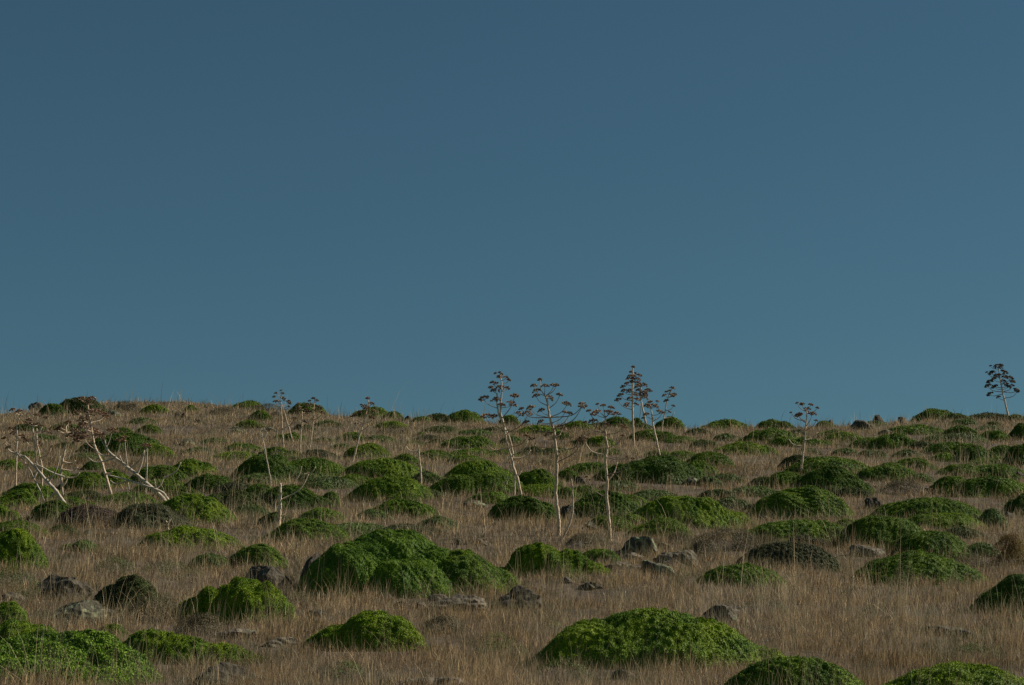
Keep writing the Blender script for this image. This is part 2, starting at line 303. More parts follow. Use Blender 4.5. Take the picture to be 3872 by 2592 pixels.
    if dens < .7:
        k2 = n3(P) + r.normal(size=len(P)) * .4 > (-.45 if dens > .55 else -.1 if dens > .4 else .1); P = P[k2]; Nn = Nn[k2]; f1 = f1[k2]
    n = len(P); total_leaves += n
    Nf = Nn * .95 + r.normal(size=(n, 3)) * .33 + np.array([0, 0, .15])
    D = np.cross(Nf, r.normal(size=(n, 3))); D /= np.linalg.norm(D, axis=1)[:, None]; D = D * np.sign(D[:, 2] + .35)[:, None] + Nn * .25
    stray = r.uniform(size=n) < .14; D[stray] = Nn[stray] * 1.2 + r.normal(size=(stray.sum(), 3)) * .35 + np.array([0, 0, .4])
    D /= np.linalg.norm(D, axis=1)[:, None]
    Sd = np.cross(D, Nf); Sd /= np.linalg.norm(Sd, axis=1)[:, None]
    Ll = L * r.uniform(.7, 1.35, n)[:, None]; wl = Ll * (.30 if c != 'q' else .34)
    v0 = P; v2 = P + D * Ll; vm = P + D * Ll * .5
    VV = np.stack([v0, vm + Sd * wl, v2, vm - Sd * wl], 1).reshape(-1, 3)
    # slope follow
    mixf = np.clip(.5 + .45 * n3(P) + .25 * r.normal(size=n), 0, 1)[:, None]
    col = (np.array(A) * mixf + np.array(B) * (1 - mixf)) * r.uniform(.72, 1.28, n)[:, None]
    dead = r.uniform(size=n) < .03 + .10 * (n2(P * 1.7) > .75); col[dead] = np.array([.13, .10, .05]) * r.uniform(.6, 1.2, (dead.sum(), 1))
    T = np.repeat(col, 4, 0)
    Fq = np.arange(4 * n).reshape(-1, 4); faces = [Fq]; base_i = 4 * n
    # dense inner cushion in darker leaf colours, seen between the outer leaves
    if dens > .6:
        nu = int(np.clip(1.5 * wm / pxs, 32, 200)); nv = int(np.clip(nu / 5, 10, 44))
        for (lx, ly, rx, ry, rz, kz) in lob:
            u = np.linspace(0, 2 * math.pi, nu, endpoint=False); vv = np.linspace(math.asin(kz / rz) - .12, math.pi / 2, nv)
            U, W = np.meshgrid(u, vv)
            Q = np.stack([np.cos(W) * np.cos(U) * rx, np.cos(W) * np.sin(U) * ry, np.sin(W) * rz], -1).reshape(-1, 3)
            qn = Q / np.array([rx, ry, rz]) / np.array([rx, ry, rz]); qn /= np.linalg.norm(qn, axis=1)[:, None]
            Q = Q + np.array([lx, ly, -kz])
            dq = am1 * (n1(Q) - .4) + am2 * (n2(Q) - .3) - L * .75 + r.normal(size=len(Q)) * L * .4
            Q = Q + qn * dq[:, None]
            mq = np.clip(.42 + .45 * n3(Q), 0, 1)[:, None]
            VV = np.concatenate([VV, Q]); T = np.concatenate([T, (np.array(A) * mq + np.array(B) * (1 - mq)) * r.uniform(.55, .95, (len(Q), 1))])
            ii = (np.arange(nv - 1)[:, None] * nu + np.arange(nu)[None, :]).ravel(); jj = (np.arange(nv - 1)[:, None] * nu + (np.arange(nu)[None, :] + 1) % nu).ravel()
            faces.append(base_i + np.stack([ii, jj, jj + nu, ii + nu], 1)); base_i += len(Q)
    # lay on slope
    zz = terrain(P0[0] + VV[:, 0], P0[1] + VV[:, 1]) - P0[2]
    VV[:, 2] += np.clip(zz, -.6, .6) * np.clip(1 - VV[:, 2] / max(h, .3), 0, 1) * .8
    o = mesh_obj('cushion_shrub', VV, np.concatenate(faces), M_leaf, tint=T)
    o.location = P0
    tag(o, LAB[(px, top)], 'shrub', 'low cushion shrubs scattered over the hillside')
BIGL = {}
for i_, s_ in enumerate(SHR):
    if s_[:2] == (2445, 2288): BIGL[i_] = [(.03, .04, .34, .26, 1), (.2, 0, .32, .22, .74), (-.16, 0, .34, .22, .7), (-.34, -.02, .18, .14, .3), (.38, 0, .18, .14, .38), (.1, -.1, .3, .17, .68), (-.08, -.1, .3, .15, .6)]
    if s_[:2] == (880, 2178): BIGL[i_] = [(.06, .04, .32, .26, 1), (.24, 0, .26, .22, .84), (-.16, 0, .3, .2, .7), (-.34, 0, .2, .15, .42), (.1, -.12, .26, .16, .66)]
    if s_[:2] == (690, 2380): BIGL[i_] = [(-.2, .05, .3, .24, 1), (.0, .0, .32, .2, .85), (.22, 0, .28, .18, .55), (.38, 0, .18, .12, .3)]
    if s_[:2] == (200, 2372): BIGL[i_] = [(-.1, .12, .36, .24, .9), (.1, .12, .32, .2, 1), (-.3, .0, .26, .2, .72), (.28, 0, .24, .18, .7), (0, -.05, .34, .18, .68), (-.15, -.18, .3, .18, .45), (.12, -.18, .3, .16, .45)]
    if s_[:2] == (1385, 2302): BIGL[i_] = [(.04, .0, .34, .26, 1), (.22, 0, .28, .2, .8), (-.16, 0, .3, .2, .66), (-.32, 0, .2, .14, .34), (.34, -.06, .16, .12, .42)]
    if s_[:2] == (2085, 2048): BIGL[i_] = [(-.12, .0, .33, .24, 1), (.12, 0, .3, .2, .74), (.3, -.02, .22, .16, .42), (-.36, 0, .16, .12, .36)]
for i_, s_ in enumerate(SHR): shrub(i_, *s_)
# ------------------------------------------------------------------ rocks
import bmesh
def rock(ix, px, top, base, w, c):
    r = np.random.RandomState(5000 + ix)
    d0 = F * H / (base - 1296); df = hit(px, min(base - .02 * F / d0, 2900)); w = w * 1.28
    rd = .38 * w / F * df; dc = df + rd * .6; P0 = ground_at(px, dc); _, py, dc = proj(P0)
    hw = w / F * dc / 2; h = max((py - top) / F * dc, .1)
    bm = bmesh.new(); bmesh.ops.create_icosphere(bm, subdivisions=4, radius=1)
    V = np.array([v.co[:] for v in bm.verts])
    for _ in range(16):
        n = r.normal(size=3); n[2] = n[2] * .8 + .15; n /= np.linalg.norm(n); lim = r.uniform(.52, .88)
        e = np.maximum(V @ n - lim, 0); V = V - e[:, None] * n * .93
    V[:, 0] /= np.abs(V[:, 0]).max(); V[:, 1] /= np.abs(V[:, 1]).max(); V[:, 2] /= V[:, 2].max()
    nz = Noise(.55, 40 + ix); nz2 = Noise(.17, 90 + ix)
    V = V * (1 + .07 * nz(V) + .03 * nz2(V))[:, None]
    V[:, 2] /= V[:, 2].max(); V[:, 0] += V[:, 2] * r.uniform(-.35, .35); V[:, 0] /= np.abs(V[:, 0]).max()
    V = V * np.array([hw, rd, h])
    for v, q in zip(bm.verts, V): v.co = q
    me = bpy.data.meshes.new('boulder'); bm.to_mesh(me); bm.free(); me.materials.append(M_rock[c])
    o = bpy.data.objects.new('boulder', me); COL.objects.link(o); o.location = P0
    FOOT.append((P0[0], P0[1], hw * .8, rd * .8, 1))
    tag(o, LAB[(px, top)], 'rock', 'rocks half sunk in the dry grass')
for i_, s_ in enumerate(RCK): rock(i_, *s_)
# ------------------------------------------------------------------ giant fennel stalks
def tube(pts, rads, seg=7):
    pts = np.asarray(pts, float); n = len(pts); V = []; Fq = []
    a0 = np.array([.3, .9, .2])
    for i in range(n):
        t = pts[min(i + 1, n - 1)] - pts[max(i - 1, 0)]; t = t / (np.linalg.norm(t) + 1e-9)
        a = np.cross(t, a0); a /= np.linalg.norm(a) + 1e-9; b = np.cross(t, a)
        for k in range(seg):
            q = 2 * math.pi * k / seg; V.append(pts[i] + rads[i] * (math.cos(q) * a + math.sin(q) * b))
    for i in range(n - 1):
        for k in range(seg): Fq.append((i * seg + k, i * seg + (k + 1) % seg, (i + 1) * seg + (k + 1) % seg, (i + 1) * seg + k))
    V.append(pts[-1]); e = len(V) - 1
    T3_ = [((n - 1) * seg + k, (n - 1) * seg + (k + 1) % seg, e) for k in range(seg)]
    return np.array(V), np.array(Fq), np.array(T3_)
def join(parts):
    V = []; Q = []; T = []; b = 0
    for v, q, t in parts:
        V.append(v); Q.append(q + b); T.append(t + b); b += len(v)
    return np.concatenate(V), [np.concatenate(Q), np.concatenate(T)]
def smooth_line(P, sub=5):
    P = np.asarray(P, float)
    if len(P) < 3: return np.array([P[0] + (P[-1] - P[0]) * t for t in np.linspace(0, 1, sub * 2)])
    E = np.concatenate([[2 * P[0] - P[1]], P, [2 * P[-1] - P[-2]]]); out = []
    for i in range(1, len(E) - 2):
        for t in np.linspace(0, 1, sub, endpoint=False):
            a, b, c, d = E[i - 1], E[i], E[i + 1], E[i + 2]
            out.append(.5 * (2 * b + (c - a) * t + (2 * a - 5 * b + 4 * c - d) * t * t + (3 * b - a - 3 * c + d) * t ** 3))
    out.append(P[-1]); return np.array(out)
TR = {'3': (2.24, 1700, 1350), '4': (1.9174, 2650, 1350), '2': (2.343, 950, 1450), '1': (2.343, 0, 1450)}
def umbel(r, C, axis_, rad, parent, tone, d):
    """rays from the node C spreading into a shallow dome of small seed clusters"""
    ax = axis_ / np.linalg.norm(axis_); ax = ax * .55 + np.array([0, 0, 1]) * .75; ax /= np.linalg.norm(ax)
    a = np.cross(ax, [.2, 1, .1]); a /= np.linalg.norm(a); b = np.cross(ax, a)
    parts = []; SV = []; SC = []; nr = max(7, int(9 + 22 * rad)); tops = []
    for k in range(nr):
        ph = k * 2.39996 + r.uniform(-.3, .3); q = math.sqrt((k + .5) / nr)
        E = C + (a * math.cos(ph) + b * math.sin(ph)) * q * rad + ax * rad * (.75 - .55 * q * q) * r.uniform(.85, 1.1)
        M = C + (E - C) * .55 + ax * rad * .02
        parts.append(tube([C, M, E], [.0035, .0028, .002], 3)); tops.append(E)
        m = 18; cr = rad * .25
        v = r.normal(size=(m, 3)); v /= np.linalg.norm(v, axis=1)[:, None]; v[:, 2] = v[:, 2] * .7 + .1
        S0 = E + v * cr * r.uniform(.35, 1, (m, 1)); s = (.012 + .006 * rad / .12) * (d / 45) ** .5
        dv = v + r.normal(size=(m, 3)) * .5; dv /= np.linalg.norm(dv, axis=1)[:, None]; sd = np.cross(dv, r.normal(size=(m, 3))); sd /= np.linalg.norm(sd, axis=1)[:, None]
        SV.append(np.stack([S0 - dv * s, S0 + sd * s * .7, S0 + dv * s, S0 - sd * s * .7], 1).reshape(-1, 3))
        SC.append(np.repeat(np.array(tone) * r.uniform(.45, 1.7, (m, 1)) * r.uniform(.7, 1.3), 4, 0))
    V, Fc = join(parts); n = len(V); SVc = np.concatenate(SV)
    SF = np.arange(len(SVc)).reshape(-1, 4) + n
    tint = np.concatenate([np.tile([.20, .14, .09], (n, 1)), np.concatenate(SC)])
    return mesh_obj('umbel', np.concatenate([V, SVc]) , [np.concatenate([Fc[0], SF]), Fc[1]], M_umbel, tint=tint, parent=parent)
BROWN = (.32, .205, .125); GREY = (.30, .24, .17)
def fennel(ix, tile, label, stems, branches, w=15, tone=BROWN, old=False, name='dead_fennel_stalk', cat='dead plant', spread=.3):
    r = np.random.RandomState(8000 + ix); sc, ox, oy = TR[tile]
    N = lambda x, y: (x / sc + ox, y / sc + oy)
    bx, by = N(*stems[0][0]); d0 = F * H / (by - 1296)
    d = hit(bx, by + .10 * F / d0); d = min(d, 128)
    G = ground_at(bx, d)
    e = bpy.data.objects.new(name, None); COL.objects.link(e); e.location = G
    tag(e, label, cat, 'dry giant fennel stalks on the hillside' if name == 'dead_fennel_stalk' else None)
    def W(x, y, off=0.):
        px, py = N(x, y); return ray(px, py) * (d + off) - G
    mt = M_stalk_old if old else M_stalk
    lines = []
    for si, st in enumerate(stems):
        ww = w if si == 0 else w * .68
        if st and isinstance(st[-1], (int, float)): ww = st[-1]; st = st[:-1]
        P = [W(x, y) for x, y in st]
        off = 0 if si == 0 else r.uniform(-.08, .08)
        if off and st[0][1] > stems[0][0][1] - 90: P = [p + np.array([0, off, 0]) for p in P]
        if st[0][1] > stems[0][0][1] - 60: q_ = (P[0] - P[1]) / np.linalg.norm(P[0] - P[1]) * .22; P = [np.array([P[0][0] + q_[0], P[0][1], min(P[0][2] + q_[2], -.08)])] + P
        L = smooth_line(P, 6); n = len(L)
        L[1:-1, 0] += r.normal(size=n - 2) * .004
        t = np.linspace(0, 1, n); rr = (1.55 if tile == '1' else 1.25) * ww / sc / F * d / 2 * (1 - .55 * t) 
        rr = rr * (1 + .16 * (np.arange(n) % 6 == 0)); rr = np.maximum(rr, .0045)
        V, Q, T = tube(L, rr, 9)
        mesh_obj('stalk', V, [Q, T], mt, parent=e, smooth=True); lines.append(L)
    allp = np.concatenate(lines)
    for br in branches:
        if len(br) == 3:      # umbel only: attach to nearest stalk point a bit lower
            x, y, ur = br; E = W(x, y); offy = r.uniform(-spread, spread) ; E = E + np.array([0, offy, 0])
            rad_m = ur / sc / F * d; D = np.linalg.norm((allp - E)[:, [0, 2]], axis=1) ; D = np.where(allp[:, 2] > E[2] - .35 * D - .02 , D + 3, D)
            D = D + np.abs((allp[:, 2] - (E[2] - .75 * np.abs(allp[:, 0] - E[0]))))*.6
            A = allp[np.argmin(D)]; mid = None
        else:
            x0, y0, x, y, ur = br[:5]; A = W(x0, y0); E = W(x, y); offy = r.uniform(-spread, spread) * min(1., np.linalg.norm(E - A)); E = E + np.array([0, offy, 0]); rad_m = ur / sc / F * d
            A = allp[np.argmin(np.linalg.norm(allp - A, axis=1))] if len(br) == 5 else A
        v = E - A; ln = np.linalg.norm(v)
        if ln < .02: E = E + np.array([0, 0, .05]); v = E - A; ln = np.linalg.norm(v)
        M = A + v * .55 + np.array([v[0] * .12, v[1] * .1, -abs(v[0]) * .16])
        end = E - np.array([0, 0, rad_m * .45]) if ur else E
        L = smooth_line([A, M, end], 5)
        r0 = (max(.008, min(.014, .006 + ln * .010)) if ur else (.021 if tile == '1' else .017)) * (d / 45) ** .5; rr = np.linspace(r0, r0 * .5, len(L))
        V, Q, T = tube(L, rr, 5)
        b = mesh_obj('branch', V, [Q, T], (mt if tile == '1' else M_branch) if ur else mt, parent=e, smooth=True)
        if ur: umbel(r, L[-1], L[-1] - L[-2], rad_m * 1.12, b, tone, d)
    return e
FN = []
FN.append(('3', 'tall dead stalk with two forked tops and many brown seed heads', [[(600, 1155), (575, 1030), (545, 950), (515, 830), (490, 740), (465, 620), (450, 550), (420, 500), (405, 420), (400, 310), 21],
  [(452, 555), (435, 490), (430, 420), (440, 330), (440, 230), (430, 160), 15], [(548, 1155), (545, 1000), (532, 800), (510, 690), (470, 600), 16], [(482, 1075), (515, 960), (497, 840), 8], [(476, 1070), (468, 900), (460, 790), 7]],
  [(375, 275, 25), (485, 258, 24), (430, 250, 34), (350, 240, 20), (392, 215, 18), (362, 200, 18), (478, 180, 20), (500, 188, 16), (425, 175, 22), (440, 132, 10), (390, 152, 12), (425, 145, 10), (402, 440, 295, 345, 46), (403, 420, 398, 362, 42),
   (430, 440, 440, 405, 28), (430, 435, 520, 392, 42), (450, 520, 550, 337, 35), (458, 640, 310, 490, 42), (458, 640, 370, 502, 38), (455, 555, 590, 482, 38), (490, 640, 662, 477, 42), (500, 770, 655, 672, 28), (485, 770, 335, 760, 0), (548, 820, 665, 710, 0), (548, 865, 690, 785, 0), (572, 1010, 607, 965, 0)], {}))
FN.append(('3', 'tallest central dead stalk with wide upcurved arms and greyish heads', [[(925, 1480), (925, 1400), (915, 1290), (900, 1180), (905, 1000), (908, 850), (895, 740), (885, 640), (870, 590), (845, 500), (835, 430), (820, 350), (805, 325), 26], [(805, 325), (775, 280), (768, 200), 7]],
  [(765, 187, 18), (740, 290, 32), (714, 255, 25), (805, 330, 808, 245, 30), (815, 335, 880, 235, 28), (815, 335, 905, 232, 20), (835, 440, 932, 315, 26), (828, 420, 735, 330, 28), (820, 352, 848, 345, 30), (840, 500, 780, 450, 30), (845, 515, 692, 422, 38),
   (845, 515, 610, 427, 22), (855, 515, 990, 402, 38), (860, 515, 1125, 397, 38), (882, 605, 1115, 432, 28), (882, 605, 1015, 475, 26), (870, 560, 975, 462, 20), (880, 605, 950, 592, 34), (890, 770, 700, 692, 26), (890, 680, 840, 652, 30), (900, 690, 950, 625, 0),
   (900, 795, 1110, 702, 40), (910, 900, 1130, 680, 36), (885, 640, 650, 557, 28), (862, 560, 775, 545, 28)], dict(tone=(.36, .27, .18))))
FN.append(('3', 'straight reddish-tan dead stalk with flat seed heads, lowest footed of the tall ones', [[(1358, 1520), (1350, 1400), (1340, 1280), (1330, 1180), (1335, 1060), (1325, 950), (1325, 850), (1335, 760), (1320, 660), (1320, 560), (1320, 500), 24]],
  [(1320, 515, 1245, 470, 44), (1320, 515, 1350, 470, 42), (1320, 515, 1300, 415, 22), (1320, 515, 1252, 402, 12), (1320, 515, 1365, 430, 25), (1320, 570, 1180, 455, 20), (1320, 560, 1420, 472, 26), (1320, 640, 1215, 542, 36), (1320, 600, 1335, 572, 25), (1325, 665, 1465, 590, 30),
   (1335, 770, 1462, 668, 15), (1328, 850, 1500, 847, 10), (1325, 835, 1150, 722, 0), (1330, 1000, 1545, 870, 14), (1318, 920, 1265, 952, 0), (1330, 1200, 1162, 1010, 10), (1332, 1060, 1425, 885, 0), (1320, 640, 1150, 545, 16)], {}))
FN.append(('3', 'fir-shaped dead stalk densely hung with brown heads against the sky', [[(1560, 740), (1555, 600), (1550, 450), (1548, 300), (1550, 150), (1552, 90), 17]],
  [(1430, 360, 28), (1452, 320, 28), (1478, 285, 25), (1470, 255, 22), (1505, 395, 27), (1525, 280, 24), (1505, 215, 20), (1513, 190, 20), (1525, 165, 20), (1545, 215, 27), (1550, 185, 22), (1590, 190, 26), (1603, 160, 22), (1568, 310, 26), (1525, 352, 22), (1597, 247, 28), (1585, 360, 26), (1552, 90, 14), (1538, 120, 12), (1580, 402, 18), (1575, 130, 10), (1560, 160, 20), (1600, 210, 20)], dict(spread=.22)))
FN.append(('3', 'dead stalk overlapping the fir-shaped one on its right, heads leaning over', [[(1668, 590), (1645, 480), (1625, 390), (1615, 330), (1620, 260), 15], [(1600, 690), (1608, 560), (1618, 400), 7]],
  [(1642, 237, 28), (1685, 277, 30), (1645, 342, 32), (1618, 310, 30), (1600, 285, 22), (1665, 315, 20), (1652, 300, 22), (1590, 250, 22)], dict(spread=.2)))
FN.append(('3', 'short leaning dead stalk rising behind the wide dark dome shrub', [[(1778, 830), (1750, 700), (1728, 600), (1715, 500), (1705, 430), 18]],
  [(1670, 415, 28), (1735, 415, 30), (1700, 375, 20), (1762, 372, 15), (1665, 490, 27), (1782, 460, 30), (1728, 550, 1800, 470, 16), (1725, 555, 1752, 515, 0), (1690, 410, 22), (1720, 600, 1640, 520, 14)], dict(tone=(.36, .27, .18))))
FN.append(('3', 'thin right-leaning dead stalk, rightmost of the central group on the skyline', [[(1785, 685), (1805, 560), (1825, 460), (1840, 380), (1862, 310), 11]],
  [(1820, 325, 18), (1836, 370, 20), (1835, 300, 14), (1880, 272, 20), (1878, 325, 25), (1906, 312, 18), (1825, 460, 1895, 412, 14), (1822, 470, 1862, 465, 12), (1820, 520, 1905, 470, 0), (1862, 290, 12)], dict(tone=(.36, .26, .17))))
FN.append(('3', 'short thin curved bare stalk between the two tallest central stalks', [[(968, 1515), (1010, 1430), (1040, 1330), (1045, 1250), (1040, 1100), (1032, 1035), 16]], [], {}))
FN.append(('4', 'lone dead stalk right of centre with a split foot and sparse heads', [[(718, 835), (735, 760), (745, 680), (755, 590), (760, 510), (768, 430), (766, 385), 13], [(735, 800), (738, 745), (742, 690), 6]],
  [(775, 372, 22), (722, 352, 15), (692, 342, 10), (745, 335, 8), (792, 350, 16), (768, 480, 715, 417, 30), (763, 510, 805, 412, 28), (835, 377, 12), (662, 393, 7), (758, 520, 680, 552, 0), (748, 650, 640, 590, 0), (752, 600, 850, 545, 0), (705, 430, 18), (757, 540, 830, 465, 12)], {}))
FN.append(('4', 'dead stalk alone on the far right skyline, tree-shaped with dark heads', [[(2225, 410), (2205, 330), (2185, 240), (2170, 160), (2160, 90), 12]],
  [(2150, 62, 22), (2177, 60, 18), (2105, 62, 8), (2080, 106, 8), (2110, 117, 25), (2200, 107, 28), (2145, 140, 28), (2190, 150, 18), (2242, 150, 28), (2096, 180, 26), (2200, 180, 28), (2255, 180, 22), (2088, 206, 25), (2132, 215, 25), (2220, 216, 25), (2262, 205, 12), (2192, 260, 2282, 240, 25), (2200, 300, 2290, 252, 14), (2195, 270, 2096, 270, 25), (2198, 310, 2158, 292, 15), (2130, 155, 20), (2165, 80, 18)], dict(tone=(.18, .13, .08), spread=.22)))
FN.append(('2', 'dead stalk leaning right in front of the skyline, left of centre', [[(900, 680), (930, 580), (960, 460), (990, 360), (1020, 260), (1038, 190), (1037, 150), 15], [(950, 450), (942, 400), (930, 340), 8]],
  [(1037, 142, 16), (1065, 182, 25), (995, 190, 22), (970, 257, 28), (1030, 237, 30), (990, 360, 1068, 300, 25), (985, 365, 915, 287, 25), (1085, 240, 22), (930, 350, 18), (975, 420, 1070, 315, 0), (970, 180, 8)], {}))
FN.append(('2', 'pale dead stalk, left one of the crossing pair at the skyline', [[(285, 555), (275, 420), (270, 300), (265, 190), (268, 120), 13]],
  [(275, 85, 14), (230, 97, 15), (212, 130, 14), (277, 130, 22), (240, 160, 18), (270, 70, 10), (272, 400, 345, 345, 0), (215, 165, 14)], dict(tone=GREY)))
FN.append(('2', 'pale dead stalk leaning left, right one of the crossing pair', [[(367, 510), (335, 400), (300, 280), (275, 195), 11]], [(325, 155, 22), (345, 185, 16), (335, 210, 12), (330, 390, 385, 310, 18)], dict(tone=(.25, .19, .14))))
FN.append(('2', 'short crooked dead stalk with a broken elbow, below the skyline shrub', [[(440, 652), (435, 560), (440, 420), (450, 340), (450, 250), 14]],
  [(430, 227, 30), (482, 232, 30), (412, 372, 18), (470, 332, 20), (430, 195, 22), (442, 400, 466, 352, 0), (400, 250, 16)], dict(tone=GREY)))
FN.append(('2', 'slim dead stalk with broad pale head crossing the skyline shrub', [[(500, 645), (520, 560), (540, 430), (548, 330), (555, 230), (565, 145), 12]],
  [(545, 122, 15), (582, 152, 16), (515, 150, 12), (560, 200, 36), (510, 196, 30), (602, 215, 28), (545, 330, 625, 252, 28), (545, 330, 515, 252, 20)], dict(tone=(.24, .18, .12))))
FN.append(('2', 'thin bare bent dead stalk right of the dark round shrub', [[(175, 885), (150, 740), (125, 600), (100, 480), (92, 400), 12]], [(102, 480, 142, 430, 0), (100, 480, 60, 440, 0), (96, 430, 118, 395, 0)], dict(old=True)))
FN.append(('2', 'thick broken stump of a dead stalk with one long thin diagonal twig', [[(240, 1240), (250, 1150), (255, 1020), (257, 950), (257, 886), 34], [(280, 1240), (315, 1100), (355, 990), 7]],
  [(262, 1165, 292, 1157, 0), (262, 1035, 510, 780, 0), (400, 850, 450, 740, 0, 1), (470, 810, 570, 740, 0, 1)], {}))
FN.append(('2', 'headless post-like dead stalk with a thin twig near its top', [[(1502, 875), (1500, 760), (1487, 640), (1482, 548), 19]], [(1482, 600, 1370, 555, 0), (1484, 590, 1455, 632, 0), (1502, 780, 1450, 740, 0)], {}))
FN.append(('1', 'leftmost dead stalk, wavy and upright with a curl at its tip', [[(137, 1005), (140, 850), (145, 700), (148, 500), (150, 400), (165, 320), (195, 270), 13]],
  [(192, 262, 30), (112, 425, 35), (172, 452, 26), (130, 240, 26), (140, 620, 45, 530, 0), (147, 625, 175, 590, 0), (80, 385, 22), (145, 560, 30, 480, 20), (148, 500, 215, 495, 28)], {}))
FN.append(('1', 'slender grey dead stalk leaning left across its neighbours at far left', [[(387, 1040), (350, 940), (300, 840), (250, 740), (180, 650), (120, 590), 10]], [(85, 570, 22), (300, 840, 330, 760, 0)], dict(old=True)))
FN.append(('1', 'upright dead stalk with forked broken arms, second from the left edge', [[(372, 1000), (370, 860), (370, 740), (355, 660), (335, 560), (325, 470), (325, 400), 14], [(368, 800), (320, 700), (310, 560), (290, 420), (280, 350), 14]],
  [(340, 500, 427, 432, 30), (325, 430, 375, 387, 0), (355, 660, 455, 580, 0), (350, 292, 28), (322, 352, 28), (252, 322, 30), (395, 300, 24), (270, 365, 26), (215, 495, 26), (345, 525, 24)], dict(tone=(.30, .21, .14))))
FN.append(('1', 'dead stalk with three curved bare arms on its right side, at left', [[(555, 1005), (545, 880), (540, 780), (555, 680), (575, 590), (585, 480), (585, 390), 17]],
  [(590, 342, 30), (560, 400, 35), (640, 402, 36), (530, 412, 28), (555, 690, 670, 685, 0), (545, 770, 690, 740, 0), (548, 920, 600, 825, 0), (590, 840, 708, 790, 0, 1), (580, 520, 655, 470, 30), (582, 500, 610, 340, 22)], {}))
FN.append(('1', 'bare grey trunk of a dead stalk leaning far left, foot behind purple-brown shrub', [[(635, 1145), (560, 1050), (500, 960), (430, 880), (350, 790), (290, 720), (215, 645), 25], [(575, 832), (470, 795), (370, 742), (300, 710), 12]],
  [(430, 870, 535, 645, 0), (480, 800, 405, 845, 0), (215, 645, 175, 625, 0), (500, 955, 425, 1020, 0)], dict(old=True, spread=.1)))
FN.append(('1', 'tall left-leaning dead stalk with the biggest dark seed heads at left', [[(990, 1005), (960, 900), (930, 800), (900, 700), (860, 610), (835, 540), (815, 430), (800, 350), (780, 230), (778, 180), 19]],
  [(780, 165, 46), (830, 270, 50), (905, 268, 46), (760, 330, 50), (700, 262, 40), (740, 150, 34), (720, 442, 50), (832, 412, 40), (872, 452, 46), (830, 520, 640, 452, 46), (835, 540, 700, 502, 46), (825, 140, 34), (770, 400, 46), (740, 370, 44), (860, 240, 40), (830, 330, 925, 270, 36), (850, 600, 760, 480, 40), (940, 805, 1000, 780, 0)], dict(tone=(.34, .225, .155))))
FN.append(('1', 'fallen grey trunk slanting left with several thin upright arms', [[(1442, 1022), (1370, 950), (1280, 870), (1200, 800), (1100, 720), (1010, 650), (940, 580), 26], [(1442, 972), (1260, 900), (1100, 850), (960, 815), 17]],
  [(1212, 800, 1275, 590, 0), (1265, 620, 1290, 552, 38), (1297, 890, 1312, 560, 0), (1305, 590, 1310, 545, 28), (1020, 665, 1070, 505, 46), (1140, 750, 1105, 475, 30), (1360, 950, 1450, 835, 0), (1445, 842, 1605, 700, 0, 1), (1205, 800, 1060, 640, 0), (1410, 985, 1370, 850, 0),
   (1275, 870, 1290, 975, 0), (1160, 830, 970, 858, 0), (940, 580, 990, 415, 48), (900, 560, 890, 455, 44), (1000, 650, 860, 600, 0), (960, 610, 925, 480, 0), (1130, 860, 1145, 945, 0), (1010, 690, 780, 660, 0)], dict(old=True, spread=.15)))
FN.append(('1', 'tiny bare Y-shaped twig behind the long bright shrub at left', [[(1490, 1290), (1487, 1262), (1487, 1238), 12]], [(1487, 1240, 1470, 1218, 0), (1487, 1240, 1507, 1208, 0)], dict(name='forked_twig', cat='twig')))
for i_, (tile, lab, st, br, kw) in enumerate(FN): fennel(i_, tile, lab, st, br, **kw)
